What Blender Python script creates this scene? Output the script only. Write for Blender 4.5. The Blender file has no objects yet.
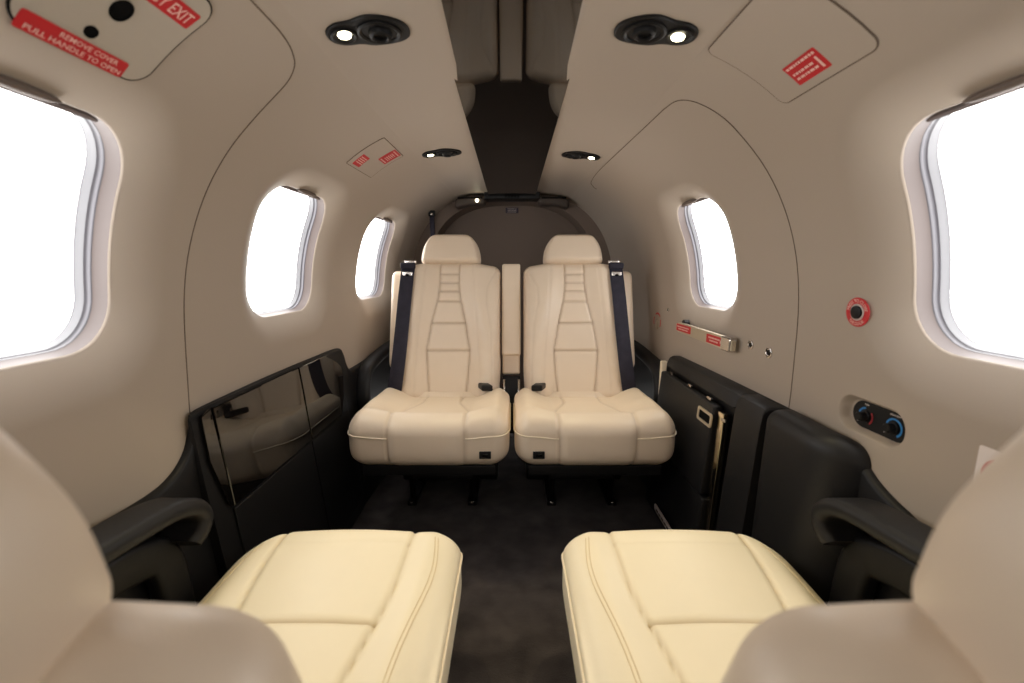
import bpy, math, random
import numpy as np
from mathutils import Vector, Matrix
from mathutils.geometry import delaunay_2d_cdt
random.seed(4); rng = np.random.default_rng(4)
SC = bpy.context.scene
COL = SC.collection
PI = math.pi
H = .84                      # eye height above the cabin floor; everything is built relative to the eye and lifted at the end

# ------------------------------------------------------------------ materials
def lin(c):
    return tuple((v / 12.92 if v <= .04045 else ((v + .055) / 1.055) ** 2.4) for v in [q / 255 for q in c])

def mat(name, rgb, rough=.5, metal=0., spec=.5, coat=0., bump=0., bscale=300., var=0., vscale=6., emit=None, estr=0., sheen=0.):
    m = bpy.data.materials.new(name); m.use_nodes = True
    nt = m.node_tree; b = nt.nodes['Principled BSDF']
    c = lin(rgb) + (1,)
    b.inputs['Base Color'].default_value = c
    b.inputs['Roughness'].default_value = rough
    b.inputs['Metallic'].default_value = metal
    b.inputs['Specular IOR Level'].default_value = spec
    b.inputs['Coat Weight'].default_value = coat
    b.inputs['Coat Roughness'].default_value = .04
    b.inputs['Sheen Weight'].default_value = sheen
    tc = None
    if bump or var:
        tc = nt.nodes.new('ShaderNodeTexCoord')
    if bump:
        n = nt.nodes.new('ShaderNodeTexNoise'); n.inputs['Scale'].default_value = bscale; n.inputs['Detail'].default_value = 3
        bp = nt.nodes.new('ShaderNodeBump'); bp.inputs['Strength'].default_value = bump; bp.inputs['Distance'].default_value = .002
        nt.links.new(tc.outputs['Object'], n.inputs['Vector'])
        nt.links.new(n.outputs['Fac'], bp.inputs['Height']); nt.links.new(bp.outputs['Normal'], b.inputs['Normal'])
    if var:
        n2 = nt.nodes.new('ShaderNodeTexNoise'); n2.inputs['Scale'].default_value = vscale; n2.inputs['Detail'].default_value = 4
        rp = nt.nodes.new('ShaderNodeValToRGB')
        rp.color_ramp.elements[0].position = .3; rp.color_ramp.elements[1].position = .7
        rp.color_ramp.elements[0].color = tuple(q * (1 - var) for q in c[:3]) + (1,)
        rp.color_ramp.elements[1].color = tuple(min(1, q * (1 + var)) for q in c[:3]) + (1,)
        nt.links.new(tc.outputs['Object'], n2.inputs['Vector'])
        nt.links.new(n2.outputs['Fac'], rp.inputs['Fac']); nt.links.new(rp.outputs['Color'], b.inputs['Base Color'])
    if emit:
        b.inputs['Emission Color'].default_value = lin(emit) + (1,); b.inputs['Emission Strength'].default_value = estr
    return m

M = {}
M['liner'] = mat('beige_liner', (176, 163, 149), .55, spec=.35, bump=.06, bscale=500)
M['cover'] = mat('cover_beige', (184, 174, 160), .5, spec=.35)
M['housing'] = mat('dark_taupe', (78, 68, 61), .6, spec=.3)
M['rear'] = mat('aft_bulkhead_shaded', (120, 106, 96), .7, spec=.2)  # liner tone darkened, the aft end's shade put into the colour
M['leather'] = mat('cream_leather', (224, 206, 184), .40, spec=.4, bump=.10, bscale=350, var=.02, vscale=9)
M['cream'] = mat('pale_cream_leather', (240, 227, 198), .42, spec=.4, bump=.10, bscale=350, var=.02, vscale=9)
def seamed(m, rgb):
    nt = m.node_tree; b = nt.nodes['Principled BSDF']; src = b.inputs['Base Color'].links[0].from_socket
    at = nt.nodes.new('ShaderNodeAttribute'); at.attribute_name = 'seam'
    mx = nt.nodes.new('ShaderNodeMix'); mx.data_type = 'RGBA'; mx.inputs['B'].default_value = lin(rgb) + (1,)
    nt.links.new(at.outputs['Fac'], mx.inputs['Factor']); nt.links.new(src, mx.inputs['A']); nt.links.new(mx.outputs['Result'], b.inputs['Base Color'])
SEAM = [None]
M['thread'] = mat('seam_thread', (220, 200, 160), .7)
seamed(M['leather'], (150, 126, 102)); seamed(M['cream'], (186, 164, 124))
M['piping'] = mat('cream_piping', (240, 226, 200), .4)
M['black'] = mat('black_plastic', (15, 14, 15), .48, spec=.3, bump=.08, bscale=700)
M['dark'] = mat('dark_soft_trim', (25, 24, 25), .5, spec=.35, bump=.12, bscale=600)
M['gloss'] = mat('gloss_black', (12, 10, 9), .03, spec=.95)
M['mirror'] = mat('gloss_ceiling', (12, 10, 9), .03, spec=.6)
M['gap'] = mat('panel_gap', (104, 91, 80), .8, spec=.1)
M['carpet'] = mat('dark_carpet', (62, 56, 55), .95, spec=.05, bump=.9, bscale=420, var=.38, vscale=13, sheen=.1)
M['chrome'] = mat('chrome', (205, 200, 195), .22, 1.)
M['satin'] = mat('satin_metal', (206, 194, 172), .35, .6)
M['steel'] = mat('polished_steel', (226, 214, 186), .14, 1.)
M['gasket'] = mat('window_gasket', (84, 82, 88), .4, spec=.5)
M['gasketw'] = mat('window_ring_white', (128, 128, 132), .35)
M['rail'] = mat('shade_rail', (104, 93, 90), .5)
M['stone'] = mat('pale_collar', (196, 182, 176), .5)
M['shade'] = mat('notch_shade_brown', (104, 91, 82), .6)  # dark tone stands in for shadow inside the finger notch
M['red'] = mat('placard_red', (198, 22, 34), .45)
M['white'] = mat('placard_white', (236, 226, 220), .5)
M['ink'] = mat('placard_lettering', (240, 196, 186), .5)
M['hole'] = mat('hole_black', (8, 8, 8), .8, spec=.1)
M['belt'] = mat('navy_webbing', (46, 44, 54), .75, spec=.2, bump=.5, bscale=260, var=.15, vscale=40)
M['blue'] = mat('dial_blue', (46, 128, 196), .5)
M['dialred'] = mat('dial_red', (150, 40, 46), .5)
M['lamp'] = mat('lamp_lens', (255, 250, 225), .3, emit=(255, 244, 205), estr=14)
M['navyplate'] = mat('navy_plate', (40, 34, 52), .5)

def glass():
    m = bpy.data.materials.new('acrylic_pane'); m.use_nodes = True
    nt = m.node_tree; nt.nodes.clear()
    o = nt.nodes.new('ShaderNodeOutputMaterial'); mx = nt.nodes.new('ShaderNodeMixShader')
    t = nt.nodes.new('ShaderNodeBsdfTransparent'); g = nt.nodes.new('ShaderNodeBsdfGlossy'); g.inputs['Roughness'].default_value = .02
    mx.inputs[0].default_value = .03
    nt.links.new(t.outputs[0], mx.inputs[1]); nt.links.new(g.outputs[0], mx.inputs[2])
    nt.links.new(mx.outputs[0], o.inputs['Surface'])
    return m
M['glass'] = glass()

# ------------------------------------------------------------------ object helpers
TOP = []
def link(o, parent=None):
    COL.objects.link(o)
    if parent is not None: o.parent = parent
    else: TOP.append(o)
    return o

def mesh(name, V, F, m, parent=None, smooth=True, normals=None, angle=None):
    me = bpy.data.meshes.new(name)
    me.from_pydata([tuple(map(float, v)) for v in V], [], [tuple(map(int, f)) for f in F])
    me.update()
    for p in me.polygons: p.use_smooth = smooth
    if angle is not None:
        me.set_sharp_from_angle(angle=angle)
    if SEAM[0] is not None and len(SEAM[0]) == len(V):
        at = me.attributes.new('seam', 'FLOAT', 'POINT'); at.data.foreach_set('value', np.clip(SEAM[0], 0, 1).astype(np.float32)); SEAM[0] = None
    if normals is not None:
        me.normals_split_custom_set_from_vertices([tuple(map(float, n)) for n in normals])
    for k in (m if isinstance(m, (list, tuple)) else [m]): me.materials.append(k)
    return link(bpy.data.objects.new(name, me), parent)

def tag(o, label, cat, group=None):
    o['label'] = label; o['category'] = cat
    if group: o['group'] = group
    return o
def struct(o, label=None, cat=None):
    o['kind'] = 'structure'
    if label: o['label'] = label
    if cat: o['category'] = cat
    return o
def empty(name, loc=(0, 0, 0)):
    o = bpy.data.objects.new(name, None); o.location = loc; o.empty_display_size = .05
    return link(o)

class MB:
    """collects shapes that become one mesh"""
    def __init__(s): s.V = []; s.F = []
    def add(s, V, F):
        n = len(s.V); s.V += [tuple(v) for v in V]; s.F += [tuple(i + n for i in f) for f in F]
        return s
    def build(s, name, m, parent=None, smooth=True, angle=.6): return mesh(name, s.V, s.F, m, parent, smooth, angle=angle)

def rbox(h, r, step, deform=None, ctr=(0, 0, 0)):
    """rounded box as a fine grid; deform(P0, P, N) moves the points"""
    h = np.array(h, float); r = np.minimum(np.array(r if hasattr(r, '__len__') else (r, r, r), float), h * .999)
    def axis(k):
        a, q = h[k], r[k]
        n1 = max(2, int(math.ceil(2 * (a - q) / step)))
        n2 = max(3, int(math.ceil(q * 1.4 / step))); n2 = min(n2, 14)
        edge = np.array([math.tan(PI / 4 * i / n2) for i in range(n2 + 1)])
        core = np.linspace(-(a - q), a - q, n1 + 1)
        return np.concatenate([-(a - q) - q * edge[::-1][:-1], core, (a - q) + q * edge[1:]])
    A = [axis(k) for k in range(3)]
    idx = {}; V = []; F = []
    def vid(i, j, k):
        key = (i, j, k)
        if key not in idx:
            idx[key] = len(V); V.append((A[0][i], A[1][j], A[2][k]))
        return idx[key]
    n = [len(a) - 1 for a in A]
    for i in range(n[0]):
        for j in range(n[1]):
            F.append((vid(i, j, 0), vid(i, j + 1, 0), vid(i + 1, j + 1, 0), vid(i + 1, j, 0)))
            F.append((vid(i, j, n[2]), vid(i + 1, j, n[2]), vid(i + 1, j + 1, n[2]), vid(i, j + 1, n[2])))
    for i in range(n[0]):
        for k in range(n[2]):
            F.append((vid(i, 0, k), vid(i + 1, 0, k), vid(i + 1, 0, k + 1), vid(i, 0, k + 1)))
            F.append((vid(i, n[1], k), vid(i, n[1], k + 1), vid(i + 1, n[1], k + 1), vid(i + 1, n[1], k)))
    for j in range(n[1]):
        for k in range(n[2]):
            F.append((vid(0, j, k), vid(0, j, k + 1), vid(0, j + 1, k + 1), vid(0, j + 1, k)))
            F.append((vid(n[0], j, k), vid(n[0], j + 1, k), vid(n[0], j + 1, k + 1), vid(n[0], j, k + 1)))
    P = np.array(V); Q = np.clip(P, -(h - r), h - r); D = (P - Q) / r
    L = np.linalg.norm(D, axis=1, keepdims=True); N = D / np.maximum(L, 1e-9)
    P = Q + r * N
    if deform is not None: P = deform(P, N)
    return P + np.array(ctr), F

def box(c, h, r=.002):
    return rbox(h, r, 9, None, c)

def tube(path, r, n=8, closed=False, flat=None, up=(0, 0, 1), caps=True):
    """sweep an ellipse (r, flat) along a path; r may be a list"""
    P = [Vector(p) for p in path]; N = len(P); V = []; F = []
    prev = None
    for i, p in enumerate(P):
        a = P[(i - 1) % N] if (closed or i > 0) else p; b = P[(i + 1) % N] if (closed or i < N - 1) else p
        t = (b - a).normalized(); u = Vector(up)
        s = t.cross(u)
        if s.length < 1e-4: s = prev if prev else t.orthogonal()
        s.normalize(); w = s.cross(t).normalized(); prev = s
        ri = r[i] if isinstance(r, (list, tuple)) else r
        fi = ri if flat is None else (flat[i] if isinstance(flat, (list, tuple)) else flat)
        for k in range(n):
            th = 2 * PI * k / n
            V.append(p + s * (ri * math.cos(th)) + w * (fi * math.sin(th)))
    for i in range(N if closed else N - 1):
        for k in range(n):
            j = (i + 1) % N
            F.append((i * n + k, i * n + (k + 1) % n, j * n + (k + 1) % n, j * n + k))
    if not closed and caps:
        F.append(tuple(range(n))[::-1]); F.append(tuple((N - 1) * n + k for k in range(n)))
    return V, F

def sweep(path, prof, ups=(0, 0, 1), caps=True):
    """sweep a closed profile [(side, up)] along a path"""
    P = [Vector(p) for p in path]; N = len(P); n = len(prof); V = []; F = []
    for i, p in enumerate(P):
        a = P[max(i - 1, 0)]; b = P[min(i + 1, N - 1)]
        t = (b - a).normalized(); s = Vector(ups)          # ups is the constant side axis
        w = s.cross(t).normalized()
        for (x, y) in prof: V.append(p + s * x + w * y)
    for i in range(N - 1):
        for k in range(n):
            F.append((i * n + k, i * n + (k + 1) % n, (i + 1) * n + (k + 1) % n, (i + 1) * n + k))
    if caps: F.append(tuple(range(n))[::-1]); F.append(tuple((N - 1) * n + k for k in range(n)))
    return V, F

def spline(pts, n=8):
    P = [np.array(p, float) for p in pts]; out = []
    for i in range(len(P) - 1):
        p0 = P[i - 1] if i > 0 else 2 * P[i] - P[i + 1]; p3 = P[i + 2] if i + 2 < len(P) else 2 * P[i + 1] - P[i]
        for k in range(n):
            t = k / n
            out.append(.5 * (2 * P[i] + (P[i + 1] - p0) * t + (2 * p0 - 5 * P[i] + 4 * P[i + 1] - p3) * t * t + (3 * P[i] - p0 - 3 * P[i + 1] + p3) * t ** 3))
    out.append(P[-1]); return out

def rrect(hx, hy, r, n=8, step=None):
    out = []
    for (sx, sy, a0) in ((1, 1, 0), (-1, 1, 90), (-1, -1, 180), (1, -1, 270)):
        for k in range(n + 1):
            a = math.radians(a0 + 90 * k / n)
            out.append((sx * (hx - r) + r * math.cos(a), sy * (hy - r) + r * math.sin(a)))
    if step:
        dense = []
        for i, p in enumerate(out):
            q = out[(i + 1) % len(out)]; L = math.dist(p, q)
            m = max(1, int(L / step))
            for k in range(m): dense.append((p[0] + (q[0] - p[0]) * k / m, p[1] + (q[1] - p[1]) * k / m))
        out = dense
    return out

def inpoly(px, py, poly):
    c = False; j = len(poly) - 1
    for i in range(len(poly)):
        xi, yi = poly[i]; xj, yj = poly[j]
        if (yi > py) != (yj > py) and px < (xj - xi) * (py - yi) / (yj - yi) + xi: c = not c
        j = i
    return c

# ------------------------------------------------------------------ the fuselage lining: a surface over (Y, v), v = girth from the crown
ZC = -.16; AU = .60
def _ref():
    pts = []
    for k in range(4001):
        th = PI / 2 * k / 4000
        z = ZC + .55 * math.cos(th) ** (2 / 2.5); hq = max(0, .016 - abs(z - .364)) / .016
        pts.append((AU * math.sin(th) ** (2 / 2.5), min(z, .364) - hq * hq * .016 / 4))
    for k in range(1, 4001):
        z = ZC - .80 * k / 4000
        pts.append((AU * (1 - ((ZC - z) / .9) ** 3.2) ** (1 / 3.2), z))
    P = np.array(pts); d = np.concatenate([[0], np.cumsum(np.linalg.norm(np.diff(P, axis=0), axis=1))])
    return P, d
RP, RV = _ref()
_vs = np.linspace(0, RV[-1], 1600)
TX = np.interp(_vs, RV, RP[:, 0]); TZ = np.interp(_vs, RV, RP[:, 1])
_dx = np.gradient(TX, _vs); _dz = np.gradient(TZ, _vs)
def half(Y): return np.where(np.asarray(Y) < 1.0, 1., 1 - (.05 / .60) * np.maximum(np.asarray(Y, float) - 1.0, 0) ** 1.5)
def vof(x, z, Y=0.):
    x = abs(x) / float(half(Y)); i = int(np.argmin((TX - x) ** 2 + (TZ - z) ** 2)); return float(_vs[i])
def vz(z): return float(np.interp(-z, -RP[1:, 1], RV[1:]))
def S(side, Y, v, off=0.):
    """point on the lining; off > 0 goes outwards. vectorised"""
    Y = np.asarray(Y, float); v = np.asarray(v, float)
    x = np.interp(v, _vs, TX); z = np.interp(v, _vs, TZ); dx = np.interp(v, _vs, _dx); dz = np.interp(v, _vs, _dz)
    L = np.hypot(dx, dz); nx, nz = -dz / L, dx / L
    return np.stack([side * (x * half(Y) + nx * off), Y + 0 * x, z + nz * off], -1)

YMIN, YMAX = -1.15, 2.28
VC = vof(.305, .346)          # where ceiling panel and wall panel meet
V0 = vof(.099, .364)         # edge of the dark centre strip
VEND = vz(-.47)

class Win:
    def __init__(s, side, y0, y1, z1, z0, R=.078):
        s.side = side; s.cy = (y0 + y1) / 2; s.hy = (y1 - y0) / 2
        va, vb = vz(z1), vz(z0); s.cv = (va + vb) / 2; s.hv = (vb - va) / 2; s.R = R
    def sd(s, Y, v):
        qx = np.abs(Y - s.cy) - (s.hy - s.R); qy = np.abs(v - s.cv) - (s.hv - s.R)
        return np.hypot(np.maximum(qx, 0), np.maximum(qy, 0)) + np.minimum(np.maximum(qx, qy), 0) - s.R
    def ring(s, d, step=.010, n=10):
        r = max(s.R + d, .01)
        return [(s.cy + a, s.cv + b) for a, b in rrect(s.hy + d, s.hv + d, r, n, step)]
ZT, ZB = .182, -.122
WINS = [Win(-1, .345, .668, ZT, ZB), Win(-1, 1.015, 1.330, ZT, ZB), Win(-1, 1.650, 1.965, ZT, ZB),
        Win(1, .345, .668, ZT, ZB), Win(1, 1.190, 1.480, ZT, ZB)]
FLR = .074; FD = .028
def flare(w, Y, v):
    d = w.sd(Y, v); t = np.clip(1 - d / FLR, 0, 1.2)
    return np.where(d < 0, FD + (-d) * 2.2, FD * t ** 1.65)
class Pill(Win):
    pass
PAN = Pill(1, .626, .756, -.221, -.279, .027)
def recess(Y, v):
    d = PAN.sd(Y, v)
    t = np.clip((.003 - d) / .011, 0, 1); t = t * t * (3 - 2 * t)
    return .017 * t

def offset(side, Y, v):
    o = np.zeros_like(np.asarray(Y, float))
    for w in WINS:
        if w.side == side: o = o + flare(w, Y, v)
    if side > 0: o = o + recess(Y, v)
    return o
def SM(side, Y, v, extra=0.): return S(side, Y, v, offset(side, np.asarray(Y, float), np.asarray(v, float)) + extra)
def SN(side, Y, v):
    e = 5e-4
    a = SM(side, Y + e, v) - SM(side, Y - e, v); b = SM(side, Y, v + e) - SM(side, Y, v - e)
    n = np.cross(a, b); n /= np.linalg.norm(n, axis=-1, keepdims=True)
    c = np.stack([-side * np.ones(len(n)), 0 * n[:, 0], -.3 * np.ones(len(n))], -1)
    n *= np.sign((n * c).sum(-1, keepdims=True)); return n

# outlines on the lining
def arcpath(pts, n=6): return [tuple(p) for p in spline(pts, n)]
door_line = [(1.80, vof(.318, .34, 1.8)), (1.815, vof(.335, .325, 1.8))]
DOOR = [(.890, VEND), (.893, vz(-.26)), (.897, vz(-.06)), (.901, vz(.05)), (.905, vz(.15)), (.905, vof(.468, .25)),
        (.900, vof(.42, .283)), (.903, vof(.383, .309)), (.915, vof(.352, .327)), (.94, vof(.334, .335)), (.985, vof(.327, .338)), (1.05, vof(.325, .339)),
        (1.30, vof(.318, .342, 1.3)), (1.60, vof(.308, .344, 1.6)), (1.77, vof(.312, .339, 1.77)), (1.81, vof(.325, .330, 1.8)),
        (1.825, vof(.345, .318, 1.8)), (1.80, vof(.40, .27, 1.8)), (1.76, vz(.1)), (1.75, vz(-.1)), (1.75, VEND)]
DOOR = [DOOR[0]] + [tuple(p) for p in spline(DOOR[1:-1], 5)] + [DOOR[-1]]
EXITL = [(.765, VEND), (.767, vz(-.26)), (.778, vz(-.13)), (.786, vz(-.02)), (.798, vz(.104)), (.806, vz(.207)), (.807, vof(.446, .265)), (.795, vof(.39, .305)),
         (.770, vof(.358, .323)), (.735, vof(.342, .331)), (.69, vof(.334, .335)), (.62, vof(.332, .336)), (.40, vof(.330, .337)), (YMIN, vof(.330, .337))]
EXITL = [EXITL[0]] + [tuple(p) for p in spline(EXITL[1:-1], 6)] + [EXITL[-1]]

def lining(side, outline, closed_poly):
    """triangulate one side wall with window rings and a panel outline as constraints; returns verts (Y,v) and tris"""
    pts = []; edges = []
    wins = [w for w in WINS if w.side == side]
    rings = []
    for w in wins:
        for d in (0, .004, .009, .016, .024, .034, .046, .060, .074, .082):
            rg = w.ring(d)
            n0 = len(pts); pts += rg; m = len(rg)
            edges += [(n0 + i, n0 + (i + 1) % m) for i in range(m)]
    if side > 0:
        for d in (.0045, .003, .001, -.0015, -.004, -.0065, -.0085):
            rg = PAN.ring(d, .006, 8); n0 = len(pts); pts += rg; m = len(rg)
            edges += [(n0 + i, n0 + (i + 1) % m) for i in range(m)]
    n0 = len(pts); pts += outline; edges += [(n0 + i, n0 + i + 1) for i in range(len(outline) - 1)]
    oa = np.array(outline)
    def dline(y, v):
        a = oa[:-1]; b = oa[1:]; ab = b - a; t = np.clip(((np.array([y, v]) - a) * ab).sum(1) / (ab * ab).sum(1), 0, 1)
        return np.linalg.norm(a + ab * t[:, None] - np.array([y, v]), axis=1).min()
    ys = np.linspace(YMIN, YMAX, 110); vs = np.linspace(VC, VEND, 46)
    for j, v in enumerate(vs):
        for i, y in enumerate(ys):
            bd = i in (0, len(ys) - 1) or j in (0, len(vs) - 1)
            if not bd:
                if any(w.sd(y, v) < .088 for w in wins): continue
                if side > 0 and abs(y - PAN.cy) < .1 and PAN.sd(y, v) < .010: continue
                if dline(y, v) < .007: continue
            pts.append((float(y), float(v)))
    co, ed, fa, *_ = delaunay_2d_cdt([Vector(p) for p in pts], edges, [], 0, 1e-6)
    co = np.array([tuple(p) for p in co])
    A, B = [], []
    for f in fa:
        c = co[list(f)].mean(0)
        if any(w.sd(c[0], c[1]) < -1e-6 for w in wins): continue
        (B if inpoly(c[0], c[1], closed_poly) else A).append(tuple(f))
    return co, A, B
def lining_mesh(name, side, co, F, m, extra=0.):
    used = sorted({i for f in F for i in f}); mp = {i: k for k, i in enumerate(used)}
    c = co[used]; F = [tuple(mp[i] for i in f) for f in F]
    P = SM(side, c[:, 0], c[:, 1], extra); N = SN(side, c[:, 0], c[:, 1])
    out = []
    for f in F:
        n = np.cross(P[f[1]] - P[f[0]], P[f[2]] - P[f[0]])
        out.append(f if (n * N[f[0]]).sum() > 0 else f[::-1])
    return mesh(name, P, out, m, normals=N)

co, A, B = lining(-1, EXITL, EXITL + [(YMIN, VEND)])
wl = struct(lining_mesh('wall_left', -1, co, A, M['liner']))
dl = struct(lining_mesh('door_2', -1, co, B, M['liner']), 'beige emergency exit hatch panel around the large left window', 'door')
co, A, B = lining(1, DOOR, DOOR)
wr = struct(lining_mesh('wall_right', 1, co, A, M['liner']))
dr = struct(lining_mesh('door_1', 1, co, B, M['liner']), 'beige cabin entry door with window and lever handle on the right', 'door')

def seam(side, line, name, parent, r=.0010, m='gap', off=-.0002):
    L = np.array(line); P = SM(side, L[:, 0], L[:, 1], off)
    V, F = tube(P, r, 6); return mesh(name, V, F, M[m], parent)
seam(-1, EXITL, 'panel_seam', dl)
seam(1, DOOR[:-16], 'panel_seam', dr)

# ceiling: two curved beige panels with a rolled edge beside the dark strip
def ceiling():
    mb = MB()
    ys = np.linspace(YMIN, YMAX, 60)
    for side in (-1, 1):
        prof = [(V0 + .0, .022), (V0 - .003, .016), (V0 - .0025, .006), (V0 + .002, .0012), (V0 + .008, 0.)] + [(v, 0.) for v in np.linspace(V0 + .02, VC, 14)] + [(VC + .006, .0012)]
        G = np.array([[S(side, y, v, o) for v, o in prof] for y in ys]); n = len(prof)
        F = []
        for i in range(len(ys) - 1):
            for k in range(n - 1):
                f = (i * n + k, i * n + k + 1, (i + 1) * n + k + 1, (i + 1) * n + k)
                F.append(f if side < 0 else f[::-1])
        mb.add(G.reshape(-1, 3), F)
    return mb.build('ceiling', M['liner'], angle=1.2)
struct(ceiling())

# ------------------------------------------------------------------ windows
def loft(side, w, seq, step=.010):
    V = []; n = None
    for d, dep in seq:
        rg = np.array(w.ring(d, step)) if False else None
        base = np.array(rrect(1, 1, .5, 8, None))
        r = max(w.R + d, .012)
        pts = np.array(rrect(w.hy + d, w.hv + d, r, 10, None))
        out = []
        for i in range(len(pts)):
            p = pts[i]; q = pts[(i + 1) % len(pts)]; m = 8 if i % 11 == 10 else 1
            for k in range(m): out.append(p + (q - p) * k / m)
        out = np.array(out); n = len(out)
        V.append(S(side, w.cy + out[:, 0], w.cv + out[:, 1], dep))
    F = []
    for i in range(len(seq) - 1):
        for k in range(n):
            f = (i * n + k, i * n + (k + 1) % n, (i + 1) * n + (k + 1) % n, (i + 1) * n + k)
            F.append(f if side > 0 else f[::-1])
    return np.concatenate(V), F, n
def pane(side, w, d, dep):
    V = []; F = []; nu = 12
    us = np.linspace(-1, 1, nu + 1)
    pts = np.array(rrect(w.hy + d, w.hv + d, max(w.R + d, .012), 8, .02)); n = len(pts)
    for s in np.linspace(0, 1, 7)[1:]:
        V.append(S(side, w.cy + pts[:, 0] * s, w.cv + pts[:, 1] * s, dep))
    V = np.concatenate([S(side, np.array([w.cy]), np.array([w.cv]), dep)] + V)
    for k in range(n): F.append((0, 1 + k, 1 + (k + 1) % n))
    for i in range(5):
        for k in range(n): F.append((1 + i * n + k, 1 + (i + 1) * n + k, 1 + (i + 1) * n + (k + 1) % n, 1 + i * n + (k + 1) % n))
    return V, F
WLAB = ['large white-lit window nearest on the left wall, above the emergency exit panel', 'middle of the three rounded windows on the left wall',
        'rearmost rounded window on the left wall beside the rear seat', 'large white-lit window nearest on the right wall', 'rounded window in the entry door on the right wall']
WINOBJ = []
for i, w in enumerate(WINS):
    s = w.side
    V, F, n = loft(s, w, [(.001, FD - .001), (-.0003, FD + .001), (-.0008, FD + .0022)])
    root = struct(mesh('window_%d' % (i + 1), V, F, M['liner'], angle=.9), WLAB[i], 'window'); WINOBJ.append(root)
    V, F, n = loft(s, w, [(-.0007, FD + .0018), (-.0016, FD + .006), (-.0036, FD + .017), (-.0056, FD + .021)])
    mesh('shade_rail', V, F, M['rail'], root, angle=1.)
    V, F, n = loft(s, w, [(-.0040, FD + .0205), (-.0060, FD + .0215), (-.0064, FD + .025), (-.0050, FD + .027), (-.0052, FD + .030), (-.0072, FD + .032)])
    mesh('gasket', V, F, M['gasket'], root, angle=1.)
    V, F, n = loft(s, w, [(-.0065, FD + .0315), (-.0078, FD + .034), (-.0090, FD + .040), (-.0110, FD + .044)])
    mesh('window_frame', V, F, M['gasketw'], root, angle=1.)
    V, F = pane(s, w, -.0100, FD + .0435)
    mesh('pane', V, F, M['glass'], root)
    # retracted shade: its lower rail along the top of the opening, plus a dark bump standing for the finger notch's shadow
    tp = w.cv - w.hv
    ys = np.linspace(-(w.hy - .05), w.hy - .05, 14)
    def arcv(y): return tp + .005
    mb = MB(); path = S(s, w.cy + ys, np.full(14, tp + .004), FD + .016)
    mb.add(*tube(path, .006, 8, flat=.009)); mb.build('shade_bar', M['rail'], root)
    ys = np.linspace(-.046, .046, 15)
    path = S(s, w.cy + ys, np.full(15, tp - .001), .023)
    rad = [.0008 + .0065 * math.sqrt(max(0, 1 - (y / .0465) ** 2)) for y in ys]
    V, F = tube(path, rad, 10, flat=[r * .8 for r in rad]); mesh('notch_shade', V, F, M['shade'], root)

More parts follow.
